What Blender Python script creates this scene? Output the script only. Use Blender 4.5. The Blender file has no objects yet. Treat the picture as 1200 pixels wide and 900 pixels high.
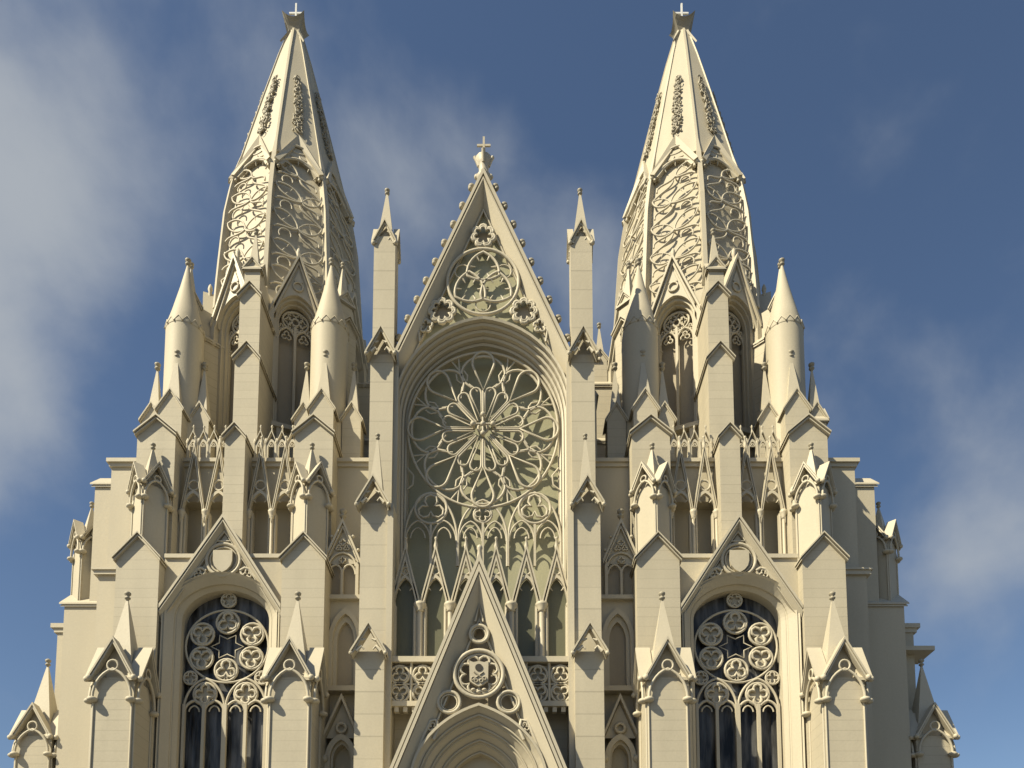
import bpy, math, random
from math import sin, cos, tan, pi, radians, sqrt
from mathutils import Matrix, Vector
random.seed(7)
S = bpy.context.scene
COL = S.collection
D0 = 47.0            # working depth (metres from the viewer) of the cathedral's origin
I4 = Matrix.Identity(4)

# ------------------------------------------------------------------ materials
def new_mat(name):
    m = bpy.data.materials.new(name); m.use_nodes = True
    nt = m.node_tree
    b = nt.nodes['Principled BSDF']
    return m, nt, b

def N(nt, t, **kw):
    n = nt.nodes.new(t)
    for k, v in kw.items():
        if k in n.inputs.keys() if isinstance(k, str) else False:
            n.inputs[k].default_value = v
        else:
            setattr(n, k, v)
    return n

def stone(name, col, courses=0.0, rough=0.62, var=0.07):
    m, nt, b = new_mat(name)
    L = nt.links.new
    geo = N(nt, 'ShaderNodeNewGeometry')
    n1 = N(nt, 'ShaderNodeTexNoise'); n1.inputs['Scale'].default_value = 0.45; n1.inputs['Detail'].default_value = 6
    mp = N(nt, 'ShaderNodeMapping'); mp.inputs['Scale'].default_value = (1.5, 1.5, 0.35)
    L(geo.outputs['Position'], mp.inputs['Vector']); L(mp.outputs['Vector'], n1.inputs['Vector'])
    n2 = N(nt, 'ShaderNodeTexNoise'); n2.inputs['Scale'].default_value = 9.0; n2.inputs['Detail'].default_value = 5
    L(geo.outputs['Position'], n2.inputs['Vector'])
    mr = N(nt, 'ShaderNodeMapRange'); mr.inputs['From Min'].default_value = .3; mr.inputs['From Max'].default_value = .7
    mr.inputs['To Min'].default_value = 1 - var; mr.inputs['To Max'].default_value = 1 + var
    L(n1.outputs['Fac'], mr.inputs['Value'])
    mr2 = N(nt, 'ShaderNodeMapRange'); mr2.inputs['From Min'].default_value = .3; mr2.inputs['From Max'].default_value = .7
    mr2.inputs['To Min'].default_value = .97; mr2.inputs['To Max'].default_value = 1.03
    L(n2.outputs['Fac'], mr2.inputs['Value'])
    mul = N(nt, 'ShaderNodeMath', operation='MULTIPLY'); L(mr.outputs[0], mul.inputs[0]); L(mr2.outputs[0], mul.inputs[1])
    fac = mul.outputs[0]
    height = n2.outputs['Fac']
    if courses:
        sp = N(nt, 'ShaderNodeSeparateXYZ'); L(geo.outputs['Position'], sp.inputs[0])
        dv = N(nt, 'ShaderNodeMath', operation='DIVIDE'); L(sp.outputs['Z'], dv.inputs[0]); dv.inputs[1].default_value = courses
        fl = N(nt, 'ShaderNodeMath', operation='FLOOR'); L(dv.outputs[0], fl.inputs[0])
        fr = N(nt, 'ShaderNodeMath', operation='FRACT'); L(dv.outputs[0], fr.inputs[0])
        wn = N(nt, 'ShaderNodeTexWhiteNoise', noise_dimensions='1D'); L(fl.outputs[0], wn.inputs['W'])
        # joints are narrow grooves, not all equally open
        lt = N(nt, 'ShaderNodeMapRange'); L(fr.outputs[0], lt.inputs['Value'])
        lt.inputs['From Min'].default_value = .02; lt.inputs['From Max'].default_value = .075
        lt.inputs['To Min'].default_value = 1; lt.inputs['To Max'].default_value = 0
        dp = N(nt, 'ShaderNodeMapRange'); L(wn.outputs['Value'], dp.inputs['Value'])
        dp.inputs['To Min'].default_value = .10; dp.inputs['To Max'].default_value = .32
        j = N(nt, 'ShaderNodeMath', operation='MULTIPLY'); L(lt.outputs[0], j.inputs[0]); L(dp.outputs[0], j.inputs[1])
        inv = N(nt, 'ShaderNodeMath', operation='SUBTRACT'); inv.inputs[0].default_value = 1; L(j.outputs[0], inv.inputs[1])
        tone = N(nt, 'ShaderNodeMapRange'); L(wn.outputs['Value'], tone.inputs['Value'])
        tone.inputs['To Min'].default_value = .975; tone.inputs['To Max'].default_value = 1.02
        m2 = N(nt, 'ShaderNodeMath', operation='MULTIPLY'); L(fac, m2.inputs[0]); L(inv.outputs[0], m2.inputs[1])
        m3 = N(nt, 'ShaderNodeMath', operation='MULTIPLY'); L(m2.outputs[0], m3.inputs[0]); L(tone.outputs[0], m3.inputs[1])
        fac = m3.outputs[0]
        sub = N(nt, 'ShaderNodeMath', operation='SUBTRACT'); L(n2.outputs['Fac'], sub.inputs[0]); L(j.outputs[0], sub.inputs[1])
        height = sub.outputs[0]
    mix = N(nt, 'ShaderNodeVectorMath', operation='SCALE'); mix.inputs[0].default_value = col[:3]
    L(fac, mix.inputs['Scale']); L(mix.outputs[0], b.inputs['Base Color'])
    b.inputs['Roughness'].default_value = rough
    b.inputs['Specular IOR Level'].default_value = .25
    bp = N(nt, 'ShaderNodeBump'); bp.inputs['Strength'].default_value = .25; bp.inputs['Distance'].default_value = .02
    L(height, bp.inputs['Height']); L(bp.outputs['Normal'], b.inputs['Normal'])
    return m

CREAM = (0.432, 0.388, 0.295)
M_STONE = stone('cream_stone', CREAM)
M_COURSE = stone('coursed_cream_stone', CREAM, courses=.57)
M_WIDE = stone('large_block_cream_stone', CREAM, courses=1.27)
M_SMOOTH = stone('dressed_cream_stone', CREAM, var=.04)
M_TRIM = stone('smooth_cream_trim', (0.455, 0.41, 0.315), rough=.5, var=.05)
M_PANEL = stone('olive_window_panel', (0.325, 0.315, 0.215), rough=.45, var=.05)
M_OLIVE = stone('olive_lancet_shade', (0.12, 0.12, 0.08), rough=.35)
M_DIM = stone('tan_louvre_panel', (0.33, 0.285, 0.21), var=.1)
M_PAVE = stone('plaza_paving', (0.10, 0.095, 0.085), var=.12)
M_ROOF = stone('slate_roof', (0.16, 0.17, 0.17), courses=.4)

def glass_mat():
    m, nt, b = new_mat('dark_leaded_glass')
    L = nt.links.new
    geo = N(nt, 'ShaderNodeNewGeometry')
    n1 = N(nt, 'ShaderNodeTexNoise'); n1.inputs['Scale'].default_value = 1.5; n1.inputs['Detail'].default_value = 3
    mp = N(nt, 'ShaderNodeMapping'); mp.inputs['Scale'].default_value = (1.6, 1, .22)
    L(geo.outputs['Position'], mp.inputs['Vector']); L(mp.outputs['Vector'], n1.inputs['Vector'])
    cr = N(nt, 'ShaderNodeValToRGB')
    cr.color_ramp.elements[0].position = .35; cr.color_ramp.elements[0].color = (.012, .012, .012, 1)
    cr.color_ramp.elements[1].position = .7; cr.color_ramp.elements[1].color = (.15, .15, .15, 1)
    L(n1.outputs['Fac'], cr.inputs[0]); L(cr.outputs[0], b.inputs['Base Color'])
    b.inputs['Roughness'].default_value = .22
    b.inputs['Specular IOR Level'].default_value = .22
    bp = N(nt, 'ShaderNodeBump'); bp.inputs['Strength'].default_value = .5; bp.inputs['Distance'].default_value = .12
    L(n1.outputs['Fac'], bp.inputs['Height']); L(bp.outputs['Normal'], b.inputs['Normal'])
    return m
M_GLASS = glass_mat()
def plain(name, col, rough=.5, metal=0):
    m, nt, b = new_mat(name)
    L = nt.links.new
    geo = N(nt, 'ShaderNodeNewGeometry')
    n1 = N(nt, 'ShaderNodeTexNoise'); n1.inputs['Scale'].default_value = 6
    L(geo.outputs['Position'], n1.inputs['Vector'])
    mr = N(nt, 'ShaderNodeMapRange'); mr.inputs['To Min'].default_value = .9; mr.inputs['To Max'].default_value = 1.1
    L(n1.outputs['Fac'], mr.inputs['Value'])
    mix = N(nt, 'ShaderNodeVectorMath', operation='SCALE'); mix.inputs[0].default_value = col
    L(mr.outputs[0], mix.inputs['Scale']); L(mix.outputs[0], b.inputs['Base Color'])
    b.inputs['Roughness'].default_value = rough; b.inputs['Metallic'].default_value = metal
    return m
M_WHITE = plain('white_painted_metal', (.66, .66, .63), .4)
M_DARK = plain('painted_hole_shade', (.03, .026, .02), .8)
M_BALL = plain('weathered_bronze_green_stone', (.28, .25, .185), .6)
M_DOOR = plain('oak_door', (.11, .06, .03), .5)

# ------------------------------------------------------------------ mesh builder
WORLD = {}
class MB:
    def __init__(s, M=I4):
        s.v = []; s.f = []; s.sm = []; s.M = M
    def _add(s, vs, fs, smooth=False):
        o = len(s.v); M = s.M
        for p in vs:
            s.v.append(M @ Vector(p))
        for f in fs:
            s.f.append([i + o for i in f]); s.sm.append(smooth)
    def box(s, x0, x1, y0, y1, z0, z1):
        vs = [(x, y, z) for z in (z0, z1) for y in (y0, y1) for x in (x0, x1)]
        s._add(vs, [(0, 2, 3, 1), (4, 5, 7, 6), (0, 1, 5, 4), (1, 3, 7, 5), (3, 2, 6, 7), (2, 0, 4, 6)])
    def prism(s, poly, y0, y1):
        n = len(poly)
        vs = [(x, y0, z) for x, z in poly] + [(x, y1, z) for x, z in poly]
        fs = [tuple(range(n)), tuple(range(2 * n - 1, n - 1, -1))]
        for i in range(n):
            j = (i + 1) % n
            fs.append((i, i + n, j + n, j))
        s._add(vs, fs)
    def band(s, A, B, y0, y1, smooth=False, yB=None):
        n = len(A)
        if yB is None: yB = y0
        vs = [(x, y0, z) for x, z in A] + [(x, yB, z) for x, z in B] + [(x, y1, z) for x, z in A] + [(x, y1, z) for x, z in B]
        fs = []
        for i in range(n - 1):
            fs += [(i, i + 1, n + i + 1, n + i), (2 * n + i, 3 * n + i, 3 * n + i + 1, 2 * n + i + 1),
                   (i, 2 * n + i, 2 * n + i + 1, i + 1), (n + i, n + i + 1, 3 * n + i + 1, 3 * n + i)]
        fs += [(0, n, 3 * n, 2 * n), (n - 1, 3 * n - 1, 4 * n - 1, 2 * n - 1)]
        s._add(vs, fs, smooth)
    def cone(s, cx, cy, z0, z1, r0, r1, n=4, rot=None, smooth=False):
        if rot is None: rot = pi / n
        vs = []; fs = []
        for z, r in ((z0, r0), (z1, r1)):
            for i in range(n):
                a = rot + 2 * pi * i / n
                vs.append((cx + r * cos(a), cy + r * sin(a), z))
        for i in range(n):
            j = (i + 1) % n
            fs.append((i, j, n + j, n + i))
        s._add(vs, fs, smooth)
        s._add(vs[:n], [tuple(range(n - 1, -1, -1))]); s._add(vs[n:], [tuple(range(n))])
    def lathe(s, cx, cy, prof, n=12, smooth=True):
        vs = []; fs = []
        for r, z in prof:
            for i in range(n):
                a = 2 * pi * i / n
                vs.append((cx + r * cos(a), cy + r * sin(a), z))
        for k in range(len(prof) - 1):
            for i in range(n):
                j = (i + 1) % n
                fs.append((k * n + i, k * n + j, (k + 1) * n + j, (k + 1) * n + i))
        s._add(vs, fs, smooth)
        s._add(vs[:n], [tuple(range(n - 1, -1, -1))]); s._add(vs[-n:], [tuple(range(n))])
    def ball(s, x, y, z, r, n=10, m=6, sz=1.0):
        s.lathe(x, y, [(max(.02 * r, r * sin(pi * k / m)), z - r * sz * cos(pi * k / m)) for k in range(m + 1)], n)
    def tube(s, pts, r, n=6, closed=False, r_end=None):
        P = [Vector(p) for p in pts]
        Q = [P[0]]
        for p in P[1:]:
            if (p - Q[-1]).length > 1e-4: Q.append(p)
        if closed and (Q[0] - Q[-1]).length < 1e-4: Q.pop()
        P = Q; m = len(P)
        if m < 2: return
        vs = []; up = None
        for i in range(m):
            a = P[i - 1] if (i > 0 or closed) else P[i]
            b = P[(i + 1) % m] if (i < m - 1 or closed) else P[i]
            t = (b - a)
            if t.length < 1e-6: t = P[(i + 1) % m] - P[i]
            t.normalize()
            if up is None:
                up = Vector((0, 1, 0)) if abs(t.y) < .9 else Vector((1, 0, 0))
            u = (up - t * up.dot(t))
            if u.length < 1e-4: u = t.orthogonal()
            u.normalize(); up = u
            w = t.cross(u)
            rr = r if r_end is None else r + (r_end - r) * i / (m - 1)
            for k in range(n):
                q = 2 * pi * (k + .5) / n
                vs.append(P[i] + (u * cos(q) + w * sin(q)) * rr)
        fs = []
        for i in range(m if closed else m - 1):
            j = (i + 1) % m
            for k in range(n):
                l = (k + 1) % n
                fs.append((i * n + k, i * n + l, j * n + l, j * n + k))
        s._add(vs, fs, True)
        if not closed:
            s._add(vs[:n], [tuple(range(n - 1, -1, -1))]); s._add(vs[-n:], [tuple(range(n))])
    def path(s, pts2, y, r, n=6, closed=False):
        s.tube([(x, y, z) for x, z in pts2], r, n, closed)
    def ring(s, cx, cz, R, y, r, n=6, k=24, sz=1.0):
        s.path([(cx + R * cos(2 * pi * i / k), cz + R * sz * sin(2 * pi * i / k)) for i in range(k)], y, r, n, True)
    def disc(s, cx, cz, R, y0, y1, k=20, sz=1.0):
        s.prism([(cx + R * cos(2 * pi * i / k), cz + R * sz * sin(2 * pi * i / k)) for i in range(k)], y0, y1)
    def foil(s, cx, cz, R, lobes, y, r, phase=pi / 2, n=6, sz=1.0):
        s.path([(x, cz + (z - cz) * sz) for x, z in foil_pts(cx, cz, R, lobes, phase)], y, r, n, True)
    def build(s, name, mat, parent):
        import bmesh
        me = bpy.data.meshes.new(name)
        xs = [p.x for p in s.v]; ys = [p.y - D0 for p in s.v]; zs = [p.z for p in s.v]
        c = Vector(((min(xs) + max(xs)) / 2, (min(ys) + max(ys)) / 2, min(zs)))
        me.from_pydata([(p.x - c.x, p.y - D0 - c.y, p.z - c.z) for p in s.v], [], s.f)
        me.polygons.foreach_set('use_smooth', s.sm)
        bm = bmesh.new(); bm.from_mesh(me)
        bmesh.ops.recalc_face_normals(bm, faces=bm.faces)
        bm.to_mesh(me); bm.free()
        me.materials.append(mat)
        o = bpy.data.objects.new(name, me); COL.objects.link(o)
        if parent is not None:
            o.parent = parent; o.location = c - WORLD[parent.name]
        else:
            o.location = c
        WORLD[o.name] = c
        return o

def foil_pts(cx, cz, R, lobes, phase=pi / 2, k=7):
    sn = sin(pi / lobes); dc = R / (1 + sn); rl = dc * sn
    out = []
    for i in range(lobes):
        a = phase + 2 * pi * i / lobes
        ox, oz = cx + dc * cos(a), cz + dc * sin(a)
        sp = pi / 2 + pi / lobes
        for j in range(k):
            b = a - sp + 2 * sp * j / (k - 1)
            out.append((ox + rl * cos(b), oz + rl * sin(b)))
    return out

def arch_pts(w, h, e=.15, n=12, cx=0, z0=0, zb=None):
    R = w * (1 + e); c = R - w
    aend = math.acos(-c / R) if c > 0 else pi / 2
    za = R * sin(aend)
    L = []
    for i in range(n + 1):
        a = pi + (aend - pi) * i / n
        L.append((c + R * cos(a), R * sin(a) * h / za))
    P = L + [(-x, z) for x, z in L[-2::-1]]
    P = [(cx + x, z0 + z) for x, z in P]
    if zb is not None:
        P = [(cx - w, zb)] + P + [(cx + w, zb)]
    return P

def arch_order(mb, cx, zs, wo, ho, wi, hi, zb, y0, y1, e=.15, n=12, ei=None):
    mb.band(arch_pts(wo, ho, e, n, cx, zs, zb), arch_pts(wi, hi, e if ei is None else ei, n, cx, zs, zb), y0, y1)

def chevron(mb, cx, half, za, ze, th, y0, y1):
    mb.prism([(cx - half, ze), (cx, za), (cx + half, ze), (cx + half, ze - th), (cx, za - th), (cx - half, ze - th)], y0, y1)

def pent(mb, cx, w, z0, ze, za, y0, y1):
    mb.prism([(cx - w, z0), (cx + w, z0), (cx + w, ze), (cx, za), (cx - w, ze)], y0, y1)

def finial(parent, M, x, y, z, s=1.0, name='finial'):
    mb = MB(M)
    mb.lathe(x, y, [(.05 * s, z - .3 * s), (.12 * s, z - .05 * s), (.2 * s, z), (.22 * s, z + .08 * s), (.12 * s, z + .14 * s), (.13 * s, z + .22 * s),
                    (.22 * s, z + .3 * s), (.24 * s, z + .42 * s), (.12 * s, z + .52 * s), (.03 * s, z + .56 * s)], 10)
    return mb.build(name, M_BALL, parent)

def Rz(a): return Matrix.Rotation(a, 4, 'Z')
def T(x, y, z=0): return Matrix.Translation((x, y, z))

# ------------------------------------------------------------------ the cathedral
cath = bpy.data.objects.new('cathedral', None); COL.objects.link(cath)
cath.location = (0, 0, 0); WORLD[cath.name] = Vector((0, 0, 0))
cath['label'] = 'cream stone gothic cathedral with twin openwork spires, a rose window and a gabled portal'
cath['category'] = 'cathedral'

def pinnacle(M, cx, cy, hw, z0, zf, za, zb, tip, sides=(0, 1, 2, 3), rot=0, fin=True, mat=None, s=1.0):
    """square shaft, four traceried gablets on bulb corbels, a pyramid spirelet and a finial; centred on the shaft"""
    Mp = M @ T(cx, cy) @ Rz(rot)
    b = MB(Mp)
    b.box(-hw, hw, -hw, hw, z0, zf)
    o = b.build('pinnacle', mat or M_COURSE, cath)
    for k in sides:
        Mg = Mp @ Rz(k * pi / 2)
        g = MB(Mg)
        y = -hw
        e = .12 * s
        # gable wall behind, raking mouldings in front
        g.prism([(-hw + .02, zf), (hw - .02, zf), (0, za - .12)], y + .22 * s, y + .5 * hw)
        chevron(g, 0, hw + e, za + .05, zf - .02, .17 * s, y - .42 * s, y + hw * .34)
        chevron(g, 0, hw + e - .1 * s, za - .16 * s, zf - .10 * s, .16 * s, y - .36 * s, y + .02)
        R = .26 * hw
        zc = zf + (za - zf) * .28
        g.ring(0, zc, R, y - .22 * s, .065 * s, 6, 16)
        # arch below the ring, springing from bulb corbels
        w = hw * .93
        ap = arch_pts(w, zc - R - zb, .35, 7, 0, zb + .1 * s)
        g.path(ap, y - .2 * s, .085 * s, 6)
        for sx in (-1, 1):
            g.ball(sx * w, y - .2 * s, zb, .29 * s, 12, 6, .55)
            g.ball(sx * (hw + e - .03), y - .34 * s, zf - .12 * s, .17 * s, 8, 5)
            g.tube([(sx * w, y - .03, zb), (sx * w, y - .03, z0)], .06 * s, 5)
        g.build('gablet', M_TRIM, o)
    sp = MB(Mp)
    r = hw * .80 * sqrt(2)
    zq = zf - .1
    sp.cone(0, 0, zq, tip, r, .05, 4)
    sp.build('spirelet', M_TRIM, o)
    if fin: finial(o, Mp, 0, 0, tip, .8 * s)
    return o

def plain_pinnacle(M, cx, cy, hw, z0, ze, za, tip, rot=0, sides=(0, 1, 2, 3), s=1.0, back=None, fs=.85):
    """coursed shaft with a plain gable on each face, spirelet and stacked finial"""
    Mp = M @ T(cx, cy) @ Rz(rot)
    b = MB(Mp)
    b.box(-hw, hw, -hw, hw, z0, ze)
    for k in sides:
        b.M = Mp @ Rz(k * pi / 2)
        b.prism([(-hw, ze), (hw, ze), (0, za - .08)], -hw, 0)
    o = b.build('pinnacle', M_COURSE, cath)
    for k in sides:
        c = MB(Mp @ Rz(k * pi / 2))
        chevron(c, 0, hw + .16, za + .06, ze - .1, .13, -hw - .16, 0)
        chevron(c, 0, hw + .09, za - .08, ze - .16, .12, -hw - .09, 0)
        c.build('gable_cap', M_TRIM, o)
    sp = MB(Mp)
    sp.cone(0, 0, ze + .1, tip, hw * .72 * sqrt(2), .05, 4)
    sp.build('spirelet', M_TRIM, o)
    finial(o, Mp, 0, 0, tip, fs)
    return o

def buttress(M, cx, w, z0, ze, za, y0, y1, over=.16, name='buttress', mat=None):
    b = MB(M)
    pent(b, cx, w, z0, ze, za - .1, y0, y1)
    o = b.build(name, mat or M_COURSE, cath)
    c = MB(M)
    chevron(c, cx, w + over, za + .06, ze - .02, .10, y0 - .28, y1)
    chevron(c, cx, w + over * .55, za - .045, ze - .09, .09, y0 - .12, y1 + .01)
    chevron(c, cx, w + over * .65, za - .14, ze - .17, .08, y0 - .2, y1 + .02)
    c.build('gable_cap', M_TRIM, o)
    return o

def turret(M, cx, cy, r, z0, zc, tip):
    b = MB(M)
    b.lathe(cx, cy, [(r, z0), (r, zc)], 48)
    o = b.build('turret', M_STONE, cath)
    c = MB(M)
    c.lathe(cx, cy, [(r + .02, zc - .05), (r + .04, zc + .06), (r * .74, zc + (tip - zc) * .27), (r * .36, zc + (tip - zc) * .65), (.06, tip)], 48)
    c.build('cone_roof', M_STONE, o)
    z = MB(M)
    nt_ = 14; pts = []
    for i in range(nt_ * 2):
        a = 2 * pi * i / (nt_ * 2)
        zz = zc + (.42 if i % 2 else -.02)
        rr = r + .05 - (.1 if i % 2 else 0)
        pts.append((cx + rr * cos(a), cy + rr * sin(a), zz))
    z.tube(pts, .06, 5, True)
    z.build('zigzag_band', M_TRIM, o)
    finial(o, M, cx, cy, tip, .85)
    return o

# ---- octagon helpers: tower axis at local origin
SPROF = [(50.3, 5.56), (52.4, 5.45), (54.2, 5.33), (58.0, 5.05), (60.0, 4.72), (61.8, 4.36), (63.4, 3.97), (66, 3.33), (70, 2.33), (74, 1.30), (76.6, .55)]
def prad(z):
    return srad(z) - (.30 if z < 62.2 else 0)
def srad(z):
    for (a, ra), (b, rb) in zip(SPROF, SPROF[1:]):
        if z <= b: return ra + (rb - ra) * (z - a) / (b - a)
    return .5
C8 = cos(pi / 8); S8 = sin(pi / 8)
def fpt(s, z, off): # point in the frame of an octagon face (normal -y)
    return (s, -(srad(z) * C8 + off), z)

def vine_tracery(Mf, variant, parent):
    """flowing tracery in front of one spire face"""
    mb = MB(Mf)
    off = .02
    def P(pts, r=.07, n=6):
        mb.tube([fpt(x, z, off) for x, z in pts], r, n)
    def bez(p0, p1, p2, p3, k=9):
        out = []
        for i in range(k + 1):
            t = i / k; u = 1 - t
            out.append((u**3*p0[0]+3*u*u*t*p1[0]+3*u*t*t*p2[0]+t**3*p3[0], u**3*p0[1]+3*u*u*t*p1[1]+3*u*t*t*p2[1]+t**3*p3[1]))
        return out
    def cusp(p, dx, dz, l=.34):
        a = fpt(p[0], p[1], off); b = fpt(p[0] + dx * l, p[1] + dz * l, off)
        mb.tube([a, b], .06, 5, r_end=.015)
    H = 2.3
    m = variant
    def almond(n_, t_, bul):
        dx, dz = t_[0] - n_[0], t_[1] - n_[1]
        px_, pz_ = -dz * bul, dx * bul
        up = bez(n_, (n_[0] + dx * .25 + px_, n_[1] + dz * .25 + pz_), (n_[0] + dx * .75 + px_, n_[1] + dz * .75 + pz_), t_, 8)
        dn = bez(t_, (n_[0] + dx * .8 - px_ * .8, n_[1] + dz * .8 - pz_ * .8), (n_[0] + dx * .3 - px_ * .8, n_[1] + dz * .3 - pz_ * .8), n_, 8)
        P(up, .065); P(dn, .065 if bul < .35 else .05)
        for q, sg in ((up, -1), (dn, -1)):
            a_, b_ = q[3], q[5]; l = sqrt((b_[0] - a_[0]) ** 2 + (b_[1] - a_[1]) ** 2) or 1
            cusp(q[4], -(b_[1] - a_[1]) / l * sg * -1 * (1 if sg < 0 else 1) * -1, (b_[0] - a_[0]) / l * sg)
    z = 51.2
    while z < 61.2:
        w = srad(min(z + .6, 62)) * S8 - .2
        X = lambda x: m * x * w
        nd = (X(-.05 + .1 * sin(z * 1.7)), z)
        almond(nd, (X(.92), z + 1.05 + .12 * cos(z)), .33)
        if z < 60: almond(nd, (X(-.92), z + .62), .36)
        P(bez(nd, (X(-.2), z - .6), (X(-.9), z - .2), (X(-.82), z - .95)), .065)
        P(bez(nd, (X(.2), z - .35), (X(.8), z + .1), (X(.95), z - .35)), .07)
        R_ = .24 * w
        P([(X(.5) + R_ * cos(t * .5 - .6), z - .72 + R_ * sin(t * .5 - .6)) for t in range(9)], .055)
        P(bez((X(-.92), z + .62), (X(-.7), z + 1.2), (X(-.1), z + 1.3), (X(-.05), z + H - .35)), .07)
        for (sx, sz) in (nd, (X(.92), z + 1.1), (X(-.9), z + .6)):
            mb.tube([Vector(fpt(sx, sz, off)), Vector(fpt(sx, sz, -.5))], .05, 4)
        z += H
    return mb.build('flowing_tracery', M_TRIM, parent)

def spire(M):
    b = MB(M)
    PP = [(z, prad(z)) for z, r in SPROF if z < 62] + [(62.19, prad(62.19)), (62.2, srad(62.2))] + [(z, r) for z, r in SPROF if z > 62.2]
    n = len(PP); vs = []; fs = []
    for z, r in PP:
        for k in range(8):
            a = -pi / 2 + k * pi / 4
            vs.append((r * cos(a), r * sin(a), z))
    for i in range(n - 1):
        for k in range(8):
            l = (k + 1) % 8
            fs.append((i * 8 + k, i * 8 + l, (i + 1) * 8 + l, (i + 1) * 8 + k))
    fs += [tuple(range(7, -1, -1)), tuple(range((n - 1) * 8, n * 8))]
    b._add(vs, fs)
    o = b.build('spire', M_STONE, cath)
    for k in range(8):
        a = -pi / 2 + k * pi / 4
        rb = MB(M @ Rz(k * pi / 4))
        lo = []; hi = []
        # rib of rectangular section following the profile
        vs = []; fs = []
        for z, r in SPROF:
            h = .15 if z < 62 else .08
            d = .14 if z < 62 else .06
            for sx, q in ((-1, -.5), (-1, d), (1, d), (1, -.5)):
                vs.append((sx * h, -(r + q), z))
        m = len(SPROF)
        for i in range(m - 1):
            for j in range(4):
                l = (j + 1) % 4
                fs.append((i * 4 + j, i * 4 + l, (i + 1) * 4 + l, (i + 1) * 4 + j))
        fs += [(3, 2, 1, 0), tuple(range((m - 1) * 4, m * 4))]
        rb._add(vs, fs)
        rb.build('rib', M_TRIM, o)
    for k in range(8):
        th = pi / 8 + k * pi / 4
        Mf = M @ Rz(th)
        back = 2 <= k <= 5
        if not (3 <= k <= 4):
            vine_tracery(Mf, 1 if k % 2 else 1, o)
        # gabled hood at the head of the panel
        g = MB(Mf)
        za, zf, hw = 64.35, 61.0, srad(61) * S8 - .14
        yb = -(srad(62) * C8)
        def gpt(z): return -(srad(z) * C8)
        yf = yb - .30
        for sx in (-1, 1):
            # raking moulding as two stepped slabs, leaning back with the spire
            for (i0, i1, f, bk) in ((0, .34, -.14, .9), (.34, .56, .02, .6)):
                q = []
                dx, dz = hw, za - zf; L_ = sqrt(dx * dx + dz * dz); nx, nz = -dz / L_, -dx / L_
                A = (sx * (hw + .12 + nx * i0), zf + nz * i0); A2 = (sx * (hw + .12 + nx * i1), zf + nz * i1)
                B = (0, za - i0 * L_ / dx); B2 = (0, za - i1 * L_ / dx)
                ya = yf + f - .15; yt = yf + f + .72
                vs = [(A[0], ya, A[1]), (A2[0], ya, A2[1]), (B2[0], yt, B2[1]), (B[0], yt, B[1]),
                      (A[0], ya + bk, A[1]), (A2[0], ya + bk, A2[1]), (B2[0], yt + bk, B2[1]), (B[0], yt + bk, B[1])]
                g._add(vs, [(0, 1, 2, 3), (7, 6, 5, 4), (0, 4, 5, 1), (1, 5, 6, 2), (2, 6, 7, 3), (3, 7, 4, 0)])
            g.ball(sx * (hw + .0), yf - .05, zf - .1, .17, 8, 5)
        # web of the gable over an arch
        ap = arch_pts(hw * .90, 1.45, .25, 8, 0, zf - .45)
        tp = [(x, min(zf + (za - .75 - zf) * (1 - abs(x) / hw) + .02, za)) for x, z in ap]
        tp = [(x, max(t, z + .03)) for (x, t), (_, z) in zip(tp, ap)]
        lean = .25
        vs = []; m = len(ap)
        for dy in (0, .85):
            for L in (tp, ap):
                for x, z in L:
                    vs.append((x, yf + .12 + dy + (z - zf) * lean, z))
        fs = []
        for i in range(m - 1):
            fs += [(i, i + 1, m + i + 1, m + i), (2 * m + i, 3 * m + i, 3 * m + i + 1, 2 * m + i + 1),
                   (m + i, m + i + 1, 3 * m + i + 1, 3 * m + i), (i, 2 * m + i, 2 * m + i + 1, i + 1)]
        g._add(vs, fs)
        g.tube([(x, yf + .02 + (z - zf) * lean, z) for x, z in ap], .1, 6)
        # cusps along the arch, open oval above
        for i in range(2, m - 2, 3):
            x, z = ap[i]
            g.tube([(x, yf + .05 + (z - zf) * lean, z), (x * .8, yf + .1 + (z - zf) * lean, z - .38)], .08, 5, r_end=.03)
        oc = zf + 1.95
        g.tube([(.62 * cos(t * pi / 8), yf + (oc - zf) * lean - .02 , oc + .30 * sin(t * pi / 8)) for t in range(16)], .08, 6, True)
        g.build('gablet', M_TRIM, o)
        d = MB(Mf)
        d._add([(.52 * cos(t * pi / 8), yf + .1 + (oc + .24 * sin(t * pi / 8) - zf) * lean, oc + .24 * sin(t * pi / 8)) for t in range(16)], [tuple(range(16))])
        d.build('oval_opening', M_DIM, o)
        # foliate openwork strip up the spire face
        w = MB(Mf)
        rnd = random.Random(11 + k)
        z = 64.8
        while z < 70.6:
            hwz = .40 * (1 - (z - 64.8) / 10)
            cx_ = rnd.uniform(-.5, .5) * hwz; R = rnd.uniform(.13, .22); ph = rnd.uniform(0, 6.28); n_ = rnd.randint(5, 8)
            w.tube([(cx_ + R * cos(ph + t * .8), fpt(0, z + R * sin(ph + t * .8), .16 + .02 * t)[1], z + 1.2 * R * sin(ph + t * .8)) for t in range(n_)], .07, 5, r_end=.03)
            for q_ in range(3):
                bx = rnd.uniform(-1, 1) * hwz; bz = z + rnd.uniform(-.2, .2)
                w.ball(bx, fpt(0, bz, rnd.uniform(.06, .24))[1], bz, rnd.uniform(.06, .13), 6, 4, rnd.uniform(.7, 1.5))
            z += .22
        w.build('foliate_strip', M_BALL, o)
    # crown of four flared leaves and a cross
    c = MB(M)
    rings = [(76.1, .46, 0), (76.35, .46, 0), (76.4, .36, 0), (76.62, .38, 0), (76.95, .50, .04), (77.2, .66, .14), (77.38, .86, .42)]
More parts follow.
